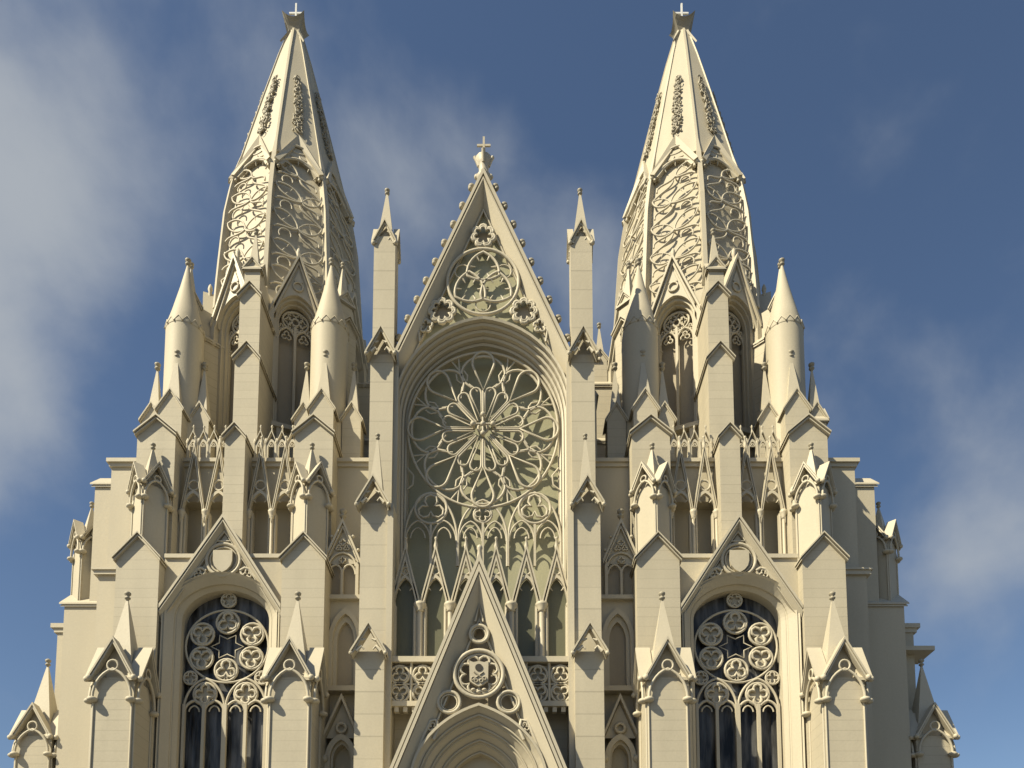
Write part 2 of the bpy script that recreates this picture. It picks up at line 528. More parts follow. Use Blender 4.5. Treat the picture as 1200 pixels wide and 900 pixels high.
    vs = []; fs = []; K = 24; n6 = K // 4
    for z, r, lift in rings:
        for i in range(K):
            side, u = divmod(i, n6); u = -1 + 2 * u / n6
            x_, y_ = u * r, -r * (1 - .10 * (1 - u * u))
            for _ in range(side): x_, y_ = -y_, x_
            vs.append((x_, y_, z + lift * u * u))
    m = len(rings)
    for k in range(m - 1):
        for i in range(K):
            j = (i + 1) % K
            fs.append((k * K + i, k * K + j, (k + 1) * K + j, (k + 1) * K + i))
    vs.append((0, 0, 77.15))
    for i in range(K):
        fs.append(((m - 1) * K + i, (m - 1) * K + (i + 1) % K, m * K))
    fs.append(tuple(range(K - 1, -1, -1)))
    c._add(vs, fs)
    for k in range(4):
        a = pi / 4 + k * pi / 2
        c.M = M @ Rz(a)
        c._add([(-.2, -.62, 76.5), (.2, -.62, 76.5), (0, -1.3, 75.1), (-.2, -.45, 76.5), (.2, -.45, 76.5), (0, -1.2, 75.05)],
               [(0, 1, 2), (3, 5, 4), (0, 2, 5, 3), (1, 4, 5, 2), (0, 3, 4, 1)])
    c.build('crown', M_BALL, o)
    x = MB(M)
    x.box(-.065, .065, -.07, .07, 76.4, 79.45)
    x.box(-.52, -.065, -.06, .06, 78.55, 78.68); x.box(.065, .52, -.06, .06, 78.55, 78.68)
    x.build('cross', M_WHITE, o)
    return o

def belfry(M):
    core = MB(M)
    core.cone(0, 0, 35.5, 53.0, 4.75, 4.75, 8, rot=pi / 2)
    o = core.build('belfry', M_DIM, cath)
    R = 5.62; ap = R * C8; hw = R * S8
    for k in range(8):
        Mf = M @ Rz(pi / 8 + k * pi / 4)
        w = MB(Mf)
        zs, ow, oh = 48.2, 1.28, 1.75
        if k in (3, 4):
            w.box(-hw, hw, -ap, -4.3, 35.5, 50.35)
            w.build('belfry_wall', M_STONE, o)
            continue
        A = arch_pts(ow, oh, .12, 9, 0, zs)
        top = [(x, 50.35) for x, z in A]
        w.band(top, A, -ap, -4.2)
        w.box(-hw, -ow, -ap, -4.2, 35.5, 50.35); w.box(ow, hw, -ap, -4.2, 35.5, 50.35)
        w.box(-ow, ow, -ap + .003, -4.2, 35.5, 40.6)
        w.build('belfry_wall', M_STONE, o)
        # frame mouldings
        f = MB(Mf)
        arch_order(f, 0, zs, ow + .26, oh + .28, ow + .02, oh, 40.6, -ap - .16, -ap + .05, .12, 9)
        arch_order(f, 0, zs, ow + .02, oh, ow - .14, oh - .15, 40.6, -ap + .12, -ap + .4, .12, 9)
        f.box(-ow - .5, ow + .5, -ap - .45, -ap + .2, 40.3, 40.6)
        for sx in (-1, 1):
            f.prism([(sx * 1.0 - .12, 39.5), (sx * 1.0 + .12, 39.5), (sx * 1.0 + .16, 40.3), (sx * 1.0 - .16, 40.3)], -ap - .35, -ap + .1)
        fo = f.build('belfry_window', M_TRIM, o) if False else f.build('window_frame', M_TRIM, o)
        t = MB(Mf)
        yt = -ap + .45
        t.box(-.09, .09, yt - .1, yt + .1, 40.6, zs + .2)
        for sx in (-1, 1):
            t.path(arch_pts(.56, .8, .3, 6, sx * .58, zs - .75), yt, .085, 6)
            t.foil(sx * .58, zs - .55, .34, 3, yt, .06)
            t.box(sx * 1.14 - .06, sx * 1.14 + .06, yt - .08, yt + .08, 40.6, zs)
        t.ring(0, zs + .62, .88, yt, .09, 6, 20, .82)
        for i in range(6):
            a = i * pi / 3
            t.foil(.5 * cos(a), zs + .62 + .43 * sin(a), .25, 4, yt, .055, n=5)
        t.ring(0, zs + .62, .24, yt, .06, 5, 10)
        for sx in (-1, 1):
            t.foil(sx * .95, zs + .02, .22, 3, yt, .055)
        t.build('window_tracery', M_TRIM, o)
        # gabled hood over the window
        g = MB(Mf)
        yf = -ap - .62
        za, zf, hh = 53.1, 48.6, 1.82
        for (h, zz, th, y0, y1) in ((hh, za, .34, yf - .12, -ap + .2), (hh - .16, za - .42, .34, yf + .05, -ap + .2)):
            chevron(g, 0, h, zz, zf + (zz - za) + (hh - h) * .5, th, y0, y1)
        A = arch_pts(1.4, 1.95, .12, 9, 0, zs)
        tl = [(x, max(zf - .45 + (za - zf) * (1 - abs(x) / hh), z + .05)) for x, z in A]
        g.band(tl, A, yf + .2, -ap - .18)
        g.prism([(-.3, 51.1), (.3, 51.1), (0, 51.9)], yf + .12, yf + .2)
        g.ring(0, 50.75, .32, yf + .14, .07, 6, 14)
        for sx in (-1, 1):
            g.box(sx * 1.72 - .16, sx * 1.72 + .16, yf, -ap + .1, 47.2, 48.75)
            g.ball(sx * 1.72, yf + .1, 47.1, .24, 8, 5)
        g.lathe(0, yf + .35, [(.14, 52.6), (.12, 53.2), (.18, 53.4), (.12, 53.65), (.04, 53.8)], 10)
        g.build('hood_gable', M_TRIM, o)
    # stepped buttresses on the octagon's corners
    for k, rad in ((0, 0.0), (1, .4), (-1, .4), (2, 1.05), (-2, 1.05)):
        Mb = M @ Rz(k * pi / 4) @ T(0, rad)
        if k in (0,):
            buttress(Mb, 0, .78, 35.0, 42.65, 43.68, -8.7, -5.0, .15)
        elif abs(k) == 2:
            buttress(Mb, 0, .78, 35.0, 42.65, 43.68, -8.2, -5.0, .15)
        buttress(Mb, 0, .66, 35.5, 47.15, 48.0, -8.5, -5.0, .15)
        plain_pinnacle(Mb, 0, -7.75, .5, 46.5, 49.35, 50.05, 52.2, sides=(0, 1, 3), fs=.7)
        fl = MB(Mb)
        fl.box(-.46, .46, -7.3, -5.0, 46.6, 49.3)
        fl.build('flying_pier', M_STONE, o)
    return o

def big_window(M):
    # window wall between the corner buttresses, frame, glass, tracery. local x is the tower's, y -12 front
    zs, w = 24.2, 2.5
    yg = -10.2
    wall = MB(M)
    A = arch_pts(3.05, 2.4, .06, 12, 0, zs)
    top = [(x, 28.05) for x, z in A]
    wall.band(top, A, -11.3, -9.5)
    wall.box(-3.56, -3.05, -11.3, -9.5, 0, 28.05); wall.box(3.05, 3.56, -11.3, -9.5, 0, 28.05)
    wall.box(-3.05, 3.05, -11.3, -9.5, 0, 8.5)
    wall.build('tower_wall', M_STONE, cath)
    f = MB(M)
    steps = [(3.40, 3.24, -11.85, -11.2, 2.62), (3.26, 2.86, -11.8, -10.9, 2.48), (2.90, 2.76, -11.3, -10.4, 2.24), (2.78, 2.56, -11.2, -10.0, 2.14)]
    for wo, wi, y0, y1, h in steps:
        f.band(arch_pts(wo, h, .06, 14, 0, zs, 8.5), arch_pts(wi, h - (wo - wi) * .9, .06, 14, 0, zs, 8.5), y0, y1, yB=y0 + (wo - wi) * 1.1)
    f.box(-3.3, 3.3, -12.0, -10.0, 8.1, 8.5)
    o = f.build('window', M_TRIM, cath)
    g = MB(M)
    g.prism(arch_pts(2.62, 2.3, .06, 12, 0, zs, 8.4), yg, yg + .1)
    g.build('glass', M_GLASS, o)
    t = MB(M)
    y = yg - .34
    # mullions and lancet heads
    for x, r in ((-1.22, .09), (0, .13), (1.22, .09)):
        t.box(x - r, x + r, y - .12, y + .12, 8.5, 19.35)
    for x in (-2.38, 2.38):
        t.box(x - .08, x + .08, y - .12, y + .12, 8.5, 19.35)
    for x in (-1.8, -.62, .62, 1.8):
        t.path(arch_pts(.58, .72, .3, 7, x, 18.85), y, .09, 6)
        t.path(arch_pts(.3, .36, .3, 5, x, 18.9), y, .05, 5)
    for sx in (-1, 1):
        t.path(arch_pts(1.2, 1.9, .3, 10, sx * 1.22, 19.0), y, .08, 6)
        rosette(t, sx * 1.2, 19.97, .70, 4, y)
        rosette(t, sx * 2.1, 20.95, .42, 4, y)
    t.foil(0, 20.8, .2, 3, y, .05)
    cz = 22.88
    t.ring(0, cz, 2.44, y, .07, 6, 44, .91)
    for i in range(6):
        a = pi / 2 + i * pi / 3
        rosette(t, 1.70 * cos(a), cz + 1.46 * sin(a), .70, 3, y, phase=(-pi / 2 if i % 3 else pi / 2))
    # pointed star in the middle
    star = []
    for i in range(12):
        a = pi / 2 + i * pi / 6
        rr = .95 if i % 2 else .55
        star.append((rr * cos(a) * 1.02, cz + rr * .85 * sin(a)))
    t.path(star, y + .05, .04, 5, True)
    rosette(t, 0, 25.72, .46, 5, y)
    t.build('window_tracery', M_TRIM, o)
    # gable over the window
    b = MB(M)
    za, zf, hw = 30.26, 24.75, 3.5
    sl = (za - zf) / hw
    yf = -11.95
    def wg(off): return [(-hw, zf - off), (0, za - off), (hw, zf - off)]
    b.band(wg(0), wg(.24), yf - .12, -9.3); b.band(wg(.24), wg(.34), yf + .04, -10.9); b.band(wg(.34), wg(.46), yf - .08, -10.9)
    b.band(wg(.46), wg(.85), yf - .05, -10.9, yB=yf + .32); b.band(wg(.85), wg(.93), yf + .22, -10.9)
    A = arch_pts(3.1, 2.42, .06, 12, 0, zs)
    tl = [(x, max(za - 1.0 - sl * abs(x), z + .02)) for x, z in A]
    b.band(tl, A, -11.55, -11.1)
    go = b.build('window_gable', M_TRIM, cath)
    t = MB(M)
    y = -11.66
    t.ring(0, 27.62, .98, y, .11, 6, 28)
    t.ring(0, 27.62, .78, y + .02, .06, 5, 24)
    t.path([(-.42, 28.75), (0, 29.35), (.42, 28.75)], y, .09, 6, True)
    for sx in (-1, 1):
        t.path([(sx * x, z) for x, z in ((.98, 26.95), (1.25, 27.12), (1.55, 27.05), (1.75, 26.75), (2.3, 26.1), (2.55, 25.75))], y, .1, 6)
        t.path([(sx * x, z) for x, z in ((1.02, 26.9), (1.15, 26.62), (1.55, 26.42), (2.2, 26.0))], y, .08, 6)
        t.foil(sx * 1.42, 26.75, .27, 3, y, .06)
    t.build('gable_tracery', M_TRIM, go)
    s = MB(M)
    pts = [(-.56, 28.12), (.56, 28.12), (.56, 27.5), (.48, 27.2), (.28, 26.95), (0, 26.78), (-.28, 26.95), (-.48, 27.2), (-.56, 27.5)]
    s.prism(pts, -11.85, -11.5)
    s.build('shield', M_STONE, go)
    return o

def rosette(t, cx, cz, R, lobes, y, phase=pi / 2):
    k = max(16, int(R * 28)); big = R > .5
    t.ring(cx, cz, R * .95, y, .085 if big else .06, 6, k)
    # pierced disc: a plate with sunk lobes edged by rolls
    t.foil(cx, cz, R * .84, lobes, y + .0, .10 if big else .055, phase, 6)
    t.disc(cx, cz, R * .93, y + .14, y + .2, k)

def arcade_bay(M, cx, zs, tip, zf, half, y, zbase, aw, ring_z, ring_r, col=True, name='arcade_gable'):
    g = MB(M)
    th = .13
    sl = (tip - zf) / half
    for off, yy in ((0, y - .12), (.29 if half < .8 else .34, y - .02), (.58 if half < .8 else .68, y - .1)):
        tv = .29 if half < .8 else .34
        for sx in (-1, 1):
            g.prism([(cx + sx * half, zf - off), (cx, tip - off), (cx, tip - off - tv), (cx + sx * half, zf - off - tv)], yy, y + .22)
    g.ring(cx, ring_z, ring_r, y + .06, .075, 6, 16)
    arch_order(g, cx, zs, aw + .12, ring_z - ring_r - zs, aw - .04, ring_z - ring_r - zs - .2, zs - .2, y - .02, y + .2, .4, 7)
    A = arch_pts(aw - .06, ring_z - ring_r - zs - .22, .4, 6, cx, zs)
    for i in (3, len(A) - 4):
        x, z = A[i]
        g.tube([(x, y + .06, z), (cx + (x - cx) * .62, y + .06, z - .16)], .06, 5, r_end=.02)
    g.lathe(cx, y + .05, [(.1, tip - .3), (.13, tip - .05), (.05, tip + .3), (.09, tip + .36), (.09, tip + .44), (.02, tip + .5)], 8)
    return g.build(name, M_TRIM, cath)

def arcade_column(M, x, y, z0, z1, r=.22):
    c = MB(M)
    c.box(x - r * 1.15, x + r * 1.15, y + .06, y + .4, z0, z1)
    c.lathe(x, y, [(r * .62, z0), (r * .62, z0 + .25), (r * .45, z0 + .35), (r * .45, z1 - .1)], 10)
    for q in (-1, 1): c.lathe(x + q * r * .85, y + .05, [(r * .2, z0), (r * .2, z1 - .1)], 8)
    o = c.build('arcade_column', M_TRIM, cath)
    k = MB(M)
    k.lathe(x, y - .02, [(r * .5, z1 - .42), (r * .7, z1 - .36), (r * .62, z1 - .28), (r * 1.05, z1 - .08), (r * 1.1, z1 + .06), (r * .7, z1 + .16)], 10)
    k.build('capital', M_TRIM, o)
    return o

def tower(sx):
    M = T(15 * sx, 59) @ Matrix.Diagonal((sx, 1, 1, 1))
    Sd = M @ Rz(pi / 2)
    # masses
    a = MB(M); a.box(-8.3, 8.3, -9.6, 9.6, 0, 28.0); a.build('tower_base', M_STONE, cath)
    l = MB(M); l.box(-8.6, 8.6, -9.9, 9.9, 28.0, 28.12); l.box(-8.5, 8.5, -9.8, 9.8, 27.75, 28.0)
    l.box(-3.56, 3.56, -11.42, -9.95, 27.9, 28.14)
    l.build('ledge', M_TRIM, cath)
    b = MB(M); b.box(-8.15, 8.15, -8.0, 8.15, 28.1, 35.4)
    b.box(-8.15, -3.6, -8.9, -7.9, 28.1, 35.4); b.box(3.6, 8.15, -8.9, -7.9, 28.1, 35.4)
    b.box(-3.6, 3.6, -8.85, -7.9, 32.95, 35.4)
    b.build('tower_stage', M_STONE, cath)
    l = MB(M); l.box(-8.4, 8.4, -9.15, 8.4, 35.42, 35.66); l.box(-8.27, 8.27, -9.02, 8.27, 35.18, 35.42)
    l.build('ledge', M_TRIM, cath)
    # front
    big_window(M)
    for c in (-4.78, 4.78):
        buttress(M, c, 1.24, 0, 27.5, 28.95, -12.1, -9.0)
        pinnacle(M, c, -13.15, 1.12, 0, 19.5, 21.62, 18.2, 24.5)
        buttress(M, c, 1.16, 27.0, 36.4, 37.45, -10.4, -7.2)
        pinnacle(M, c, -10.8, .74, 27.2, 32.35, 33.75, 31.35, 35.1, rot=pi / 4, s=.85, mat=M_STONE)
        turret(M, c, -6.8, 1.2, 35.4, 45.9, 50.9)
        plain_pinnacle(M, c, -7.9, .76, 35.5, 39.35, 40.6, 43.4, sides=(0, 2))
        q = 1 if c > 0 else -1
        for dx in (-1.43, 1.68):
            plain_pinnacle(M, c + q * dx, -6.9, .6, 35.5, 39.45, 40.55, 43.35, sides=(0, 2) if dx < 0 or sx * q < 0 or c < 0 else (0, 1, 2, 3))
    # outer side carries the same buttresses
    for c in (-4.78, 4.78):
        buttress(Sd, c, 1.24, 0, 27.75, 28.9, -12.2, -8.0, mat=M_SMOOTH)
        buttress(Sd, c, 1.16, 27.0, 36.0, 37.1, -10.65, -7.2, mat=M_SMOOTH)
    pinnacle(Sd, -4.78, -13.75, 1.14, 0, 18.95, 21.0, 17.7, 24.1)
    pinnacle(Sd, -4.78, -11.4, .74, 27.2, 32.35, 33.75, 31.35, 35.1, rot=pi / 4, s=.85, mat=M_STONE)
    pinnacle(Sd, -2.2, -12.0, .74, 27.2, 31.6, 33.0, 30.6, 34.3, rot=pi / 4, s=.85, mat=M_STONE)
    # block with a flat cornice beyond the side buttress
    k = MB(Sd); k.box(-3.4, -1.6, -14.0, -8, 0, 27.2); o = k.build('side_porch', M_STONE, cath)
    k = MB(Sd); k.box(-3.6, -1.4, -14.4, -8, 27.25, 27.55); k.box(-3.5, -1.5, -14.2, -8, 26.95, 27.25); k.build('cornice', M_TRIM, o)
    if sx > 0:
        k = MB(Sd); k.prism([(-4.2, 25.4), (-1.8, 25.4), (-1.8, 25.7), (-4.2, 25.7)], -15.0, -11); k.build('canopy', M_TRIM, o)
    # stage with the two pairs of gabled lancets
    mids = (-2.88, -1.36, 1.22, 2.78)
    for i, x in enumerate((-2.85, -1.35, 1.2, 2.75)):
        arcade_bay(M, x, 31.95, 36.35, 32.0, .74, -9.55, 28.1, .6, 33.6, .32)
    for x in (-3.5, -2.1, -.68, .55, 1.97, 3.42):
        arcade_column(M, x, -9.5, 28.1, 31.85)
    # pierced parapet
    for x in (-3.1, -2.45, -1.8, -1.1, 1.1, 1.8, 2.45, 3.1):
        p = MB(M)
        y = -9.0
        chevron(p, x, .34, 37.55, 36.75, .12, y - .1, y + .15)
        p.band(arch_pts(.30, .62, .4, 6, x, 36.35, 35.66), arch_pts(.19, .45, .4, 6, x, 36.35, 35.66), y - .04, y + .12)
        p.foil(x, 36.55, .13, 3, y - .02, .035)
        p.lathe(x, y + .03, [(.07, 37.4), (.04, 37.75), (.08, 37.82), (.02, 37.95)], 7)
        for q in (-.34, .34):
            p.lathe(x + q, y, [(.07, 35.66), (.07, 36.7), (.11, 36.8), (.02, 37.05)], 7)
        p.build('parapet_gablet', M_TRIM, cath)
    # central buttress of the front
    buttress(M, 0, .62, 27.5, 36.15, 36.95, -10.4, -7.0, .14)
    belfry(M)
    spire(M)

tower(1)
tower(-1)

# ---------------------------------------------------------------- nave front
def hood(M, cx, y, hw, zf, za, parent, dep=.7, sides=False, ov=.2):
    """small steep gabled hood with a trefoil cut, on a shaft face"""
    for k in ((0, 1, 3) if sides else (0,)):
        Mh = M @ T(cx, y + hw) @ Rz(k * pi / 2)
        g = MB(Mh)
        yy = -hw
        chevron(g, 0, hw + ov, za, zf, .16, yy - dep, yy + .2)
        chevron(g, 0, hw + ov - .08, za - .17, zf - .06, .2, yy - dep + .12, yy + .1)
        for sx in (-1, 1):
            g.ball(sx * (hw + ov - .05), yy - dep + .12, zf - .12, .13, 8, 5)
            g.tube([(sx * hw * .85, yy - dep + .2, zf + .0), (sx * hw * .5, yy - dep + .2, zf + .3), (sx * hw * .32, yy - dep + .2, zf + .12)], .12, 6, r_end=.05)
            g.tube([(sx * hw * .5, yy - dep + .2, zf + .62), (sx * hw * .2, yy - dep + .2, zf + .72)], .09, 6, r_end=.04)
        g.build('gablet', M_TRIM, parent)

NV = T(0, 0)
for sx in (-1, 1):
    MX = Matrix.Diagonal((sx, 1, 1, 1))
    x = 6.1
    b = MB(MX); b.box(x - .80, x + .80, 45.75, 49.5, 0, 21.4); o = b.build('front_buttress', M_WIDE, cath)
    hood(MX, x, 45.75, .80, 21.2, 22.9, o)
    b = MB(MX); b.box(x - .76, x + .76, 46.35, 49.5, 21.3, 30.5)
    o = b.build('front_buttress', M_WIDE, cath)
    hood(MX, x, 46.35, .76, 30.2, 31.9, o)
    s = MB(MX); s.cone(x, 47.1, 30.4, 35.0, .52 * sqrt(2), .05, 4); s.build('spirelet', M_TRIM, o)
    finial(o, MX, x, 47.1, 34.95, .6)
    b = MB(MX); b.box(x - .70, x + .70, 48.2, 50.5, 30, 41.2); o = b.build('front_buttress', M_WIDE, cath)
    hood(MX, x, 48.2, .70, 40.95, 42.65, o)
    b = MB(MX); b.box(x - .66, x + .66, 48.5, 49.85, 41.0, 49.35); o = b.build('front_pinnacle', M_WIDE, cath)
    hood(MX, x, 48.5, .66, 49.0, 50.5, o, .17, True, .07)
    s = MB(MX); s.cone(x, 49.16, 49.3, 53.0, .50 * sqrt(2), .06, 4); s.build('spirelet', M_TRIM, o)
    finial(o, MX, x, 49.16, 52.9, .7)
    # narrow edge strip beside the shaft
    e = MB(MX); e.box(4.98, 5.32, 46.2, 49, 0, 30.4); e.build('edge_strip', M_TRIM, cath)
    e = MB(MX); e.box(5.12, 5.42, 48.45, 49.6, 30.4, 41.7); e.build('edge_strip', M_TRIM, cath)
    # bay between the shaft and the tower
    w = MB(MX); w.box(6.5, 10, 48.95, 51, 0, 28.1); w.build('bay_wall', M_STONE, cath)
    f = MB(MX)
    cx = 8.05
    arch_order(f, cx, 23.2, .98, 2.0, .72, 1.65, 20.4, 48.35, 48.95, .5, 8)
    arch_order(f, cx, 23.2, .72, 1.65, .5, 1.25, 20.4, 48.6, 48.95, .5, 8)
    A = arch_pts(.98, 2.0, .5, 8, cx, 23.2)
    f.band([(a, 25.7) for a, z in A], A, 48.55, 48.95)
    f.box(cx - 1.15, cx + 1.1, 48.2, 48.95, 25.7, 25.95)
    f.box(cx - 1.15, cx + 1.1, 48.2, 48.95, 20.1, 20.4)
    lo = f.build('lancet_niche', M_TRIM, cath)
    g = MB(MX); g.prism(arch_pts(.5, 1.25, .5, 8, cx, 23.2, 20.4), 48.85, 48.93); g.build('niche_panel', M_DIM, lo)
    # blind traceried gable above
    g = MB(MX)
    cx2 = 8.3; yy = 48.3
    chevron(g, cx2, 1.1, 30.75, 28.15, .3, yy - .1, yy + .3)
    chevron(g, cx2, 1.0, 30.35, 28.0, .2, yy, yy + .25)
    g.path(arch_pts(.8, .85, .1, 8, cx2, 27.8), yy + .12, .07, 6)
    for q in (-1, 1):
        g.path(arch_pts(.4, .6, .1, 6, cx2 + q * .4, 27.3), yy + .12, .07, 6)
        g.box(cx2 + q * .9 - .09, cx2 + q * .9 + .09, yy, yy + .3, 25.95, 28.0)
        g.foil(cx2 + q * .22, 28.95, .18, 3, yy + .12, .05)
        g.ball(cx2 + q * .62, yy, 29.6, .11, 7, 4); g.ball(cx2 + q * .95, yy, 28.75, .11, 7, 4)
    g.foil(cx2, 29.3, .2, 4, yy + .12, .05)
    g.foil(cx2, 28.2, .2, 4, yy + .12, .05)
    g.box(cx2 - .07, cx2 + .07, yy + .05, yy + .25, 25.95, 27.6)
    go = g.build('niche_gable', M_TRIM, cath)
    g = MB(MX); g.prism([(cx2 - .95, 28.0), (cx2 + .95, 28.0), (cx2, 30.2)], yy + .2, yy + .28); g.build('gable_panel', M_STONE, go)
    finial(go, MX, cx2, yy + .05, 30.85, .95)
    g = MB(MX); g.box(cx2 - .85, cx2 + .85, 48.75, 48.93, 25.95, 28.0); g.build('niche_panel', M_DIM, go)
    # lowest gabled niche
    g = MB(MX)
    yy = 47.75
    chevron(g, cx, 1.12, 19.75, 17.1, .34, yy - .08, 48.95)
    g.ring(cx, 17.75, .27, yy + .15, .1, 6, 16)
    arch_order(g, cx, 15.9, .92, 1.5, .62, 1.15, 6, yy + .1, yy + .5, .35, 8)
    arch_order(g, cx, 15.9, .64, 1.15, .5, .95, 6, yy + .4, 48.95, .35, 8)
    for q in (-1, 1): g.ball(cx + q * .92, yy + .05, 15.9, .24, 8, 5)
    g.prism([(cx - .9, 17.2), (cx + .9, 17.2), (cx, 19.3)], yy + .35, yy + .45)
    go = g.build('niche_gable', M_TRIM, cath)
    g = MB(MX); g.box(cx - .6, cx + .6, 48.8, 48.93, 6, 17.0); g.build('niche_panel', M_STONE, go)

# body of the nave behind the front
b = MB(); b.box(-7.2, 7.2, 51.0, 110, 0, 41); b.build('nave_wall', M_STONE, cath)
b = MB(); b.prism([(-7.4, 41.0), (7.4, 41.0), (0, 52.0)], 51.4, 110.2); b.build('nave_roof', M_ROOF, cath)

GA, GF, GH = 54.17, 41.55, 5.5
gs = (GA - GF) / GH
RZ = 37.9
# front wall round the rose, closed by the gable
w = MB()
A = arch_pts(5.44, 6.15, .10, 16, 0, RZ)
tp = [(x, max(GA - 1.6 - gs * abs(x), z + .02)) for x, z in A]
w.band(tp, A, 49.35, 50.4)
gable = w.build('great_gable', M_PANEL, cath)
r = MB()
def gg(off):
    return [(-GH, GF - off), (0, GA - off), (GH, GF - off)]
r.band(gg(0), gg(.42), 48.52, 50.6); r.band(gg(.42), gg(.62), 48.72, 50.4); r.band(gg(.62), gg(.8), 48.55, 50.3)
r.band(gg(.8), gg(2.3), 48.57, 50.0, yB=49.3); r.band(gg(2.3), gg(2.5), 49.1, 50.0)
r.build('raking_cornice', M_TRIM, gable)
# crockets up both rakes
for sx in (-1, 1):
    for i in range(9):
        z = 52.9 - i * 1.28
        xx = sx * ((GA - z) / gs - .02)
        c = MB()
        c.tube([(xx - sx * .05, 49.0, z - .1), (xx + sx * .22, 49.0, z + .1), (xx + sx * .3, 49.0, z + .38)], .11, 6)
        c.ball(xx + sx * .22, 49.0, z + .34, .23, 9, 6, .8)
        c.ball(xx + sx * .3, 48.92, z + .16, .15, 7, 4)
        c.build('crocket', M_BALL, gable)
# finial with a cross
f = MB()
f.lathe(0, 49.2, [(.24, 53.6), (.42, 53.9), (.5, 54.1), (.34, 54.35), (.3, 54.6), (.36, 55.0), (.52, 55.4), (.4, 55.5)], 12)
for k in range(4):
    a = k * pi / 2
    f.tube([(.3 * cos(a), 49.2 + .3 * sin(a), 54.9), (.45 * cos(a), 49.2 + .45 * sin(a), 55.3), (.58 * cos(a), 49.2 + .58 * sin(a), 55.55)], .12, 6)
    f.ball(.45 * cos(a), 49.2 + .45 * sin(a), 54.15, .17, 7, 4)
fo = f.build('finial', M_TRIM, gable)
x = MB(); x.box(-.065, .065, 49.14, 49.26, 55.4, 56.95); x.box(-.43, -.065, 49.15, 49.25, 56.3, 56.43); x.box(.065, .43, 49.15, 49.25, 56.3, 56.43)
x.build('cross', M_TRIM, gable)
# tracery in the gable
t = MB()
y = 49.0
cz = 46.75
t.ring(0, cz, 2.22, y, .11, 6, 48)
for k in range(3):
    a = pi / 2 + k * 2 * pi / 3
    ux, uz = cos(a), sin(a); vx, vz = -uz, ux
    def q(u, v): return (u * ux + v * vx, cz + u * uz + v * vz)
    # curved-sided triangle pointing outward
    tip = (2.02, 0); l = (.42, 1.02); rr = (.42, -1.02)
    def arc(p, s, bul, n=7):
        out = []
        dx, dz = s[0] - p[0], s[1] - p[1]
        for i in range(n + 1):
            tt = i / n; h = bul * 4 * tt * (1 - tt)
            out.append(q(p[0] + dx * tt - dz * h, p[1] + dz * tt + dx * h))
        return out
    pts = arc(tip, rr, .16)[:-1] + arc(rr, l, .16)[:-1] + arc(l, tip, .16)[:-1]
    t.path(pts, y, .09, 6, True)
    c = q(1.0, 0)
    for i in range(6):
        b_ = a + pi / 6 + i * pi / 3
        t.tube([(c[0] + .80 * cos(b_), y, c[1] + .80 * sin(b_)), (c[0] + .48 * cos(b_), y, c[1] + .48 * sin(b_))], .08, 5, r_end=.03)
    b2 = a + pi / 3
    t.path([(1.5 * cos(b2) + .46 * cos(q_), cz + 1.5 * sin(b2) + .46 * sin(q_)) for q_ in [b2 + pi + .6 + i * .32 for i in range(16)]], y + .08, .05, 5)
for cx, z, R, lob in ((0, 49.85, .74, 7), (-2.55, 44.75, .82, 8), (2.55, 44.75, .82, 8)):
    t.foil(cx, z, R, lob, y, .12)
    t.foil(cx, z, R * .82, lob, y - .05, .07)
for sx in (-1, 1):
    t.foil(sx * 3.55, 43.75, .42, 5, y, .08)
    t.path([(sx * 3.9, 42.7), (sx * 4.0, 43.5), (sx * 3.6, 44.3), (sx * 3.1, 43.9)], y, .07, 6)
t.build('gable_tracery', M_TRIM, gable)
for cx, z, R in ((0, 49.85, .5), (-2.55, 44.75, .56), (2.55, 44.75, .56)):
    d = MB(); d.disc(cx, z, R, 49.3, 49.34, 20); d.build('foil_opening', M_DIM, gable)

# rose window: stepped arch orders, panel, tracery
f = MB()
NO = 5
for i in range(NO):
    wo = 5.46 - .152 * i; ho = wo + .76 - .03 * i; y_ = 48.62 + .32 * i
    f.band(arch_pts(wo, ho, .12, 14, 0, RZ, 21.6), arch_pts(wo - .105, ho - .15, .12, 14, 0, RZ, 21.6), y_, y_ + .9, yB=y_ + .05)
    f.band(arch_pts(wo - .10, ho - .145, .12, 14, 0, RZ, 21.6), arch_pts(wo - .165, ho - .225, .12, 14, 0, RZ, 21.6), y_ + .40, y_ + .9)
rose = f.build('rose_window', M_TRIM, cath)
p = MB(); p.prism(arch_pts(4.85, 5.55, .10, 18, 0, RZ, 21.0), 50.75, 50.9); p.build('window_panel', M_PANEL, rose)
t = MB()
RR = 4.68
y = 49.85
RC, RV = 37.52, 1.10
t.ring(0, RC, RR, y, .085, 7, 72, RV)
def polar(pts, ang):
    c, s_ = cos(ang), sin(ang)
    return [(u * c - v * s_, RC + RV * (u * s_ + v * c)) for u, v in pts]
def drop(r0, r1, w, n=16):
    # teardrop with its point at r0 and round end at r1
    out = []
    rc = r1 - w
    L = rc - r0
    al = math.asin(min(.95, w / L))
    a0 = pi / 2 + al
    out.append((r0, 0))
    for i in range(n + 1):
        a = -a0 + 2 * a0 * i / n
        out.append((rc + w * cos(a), w * sin(a)))
    return out
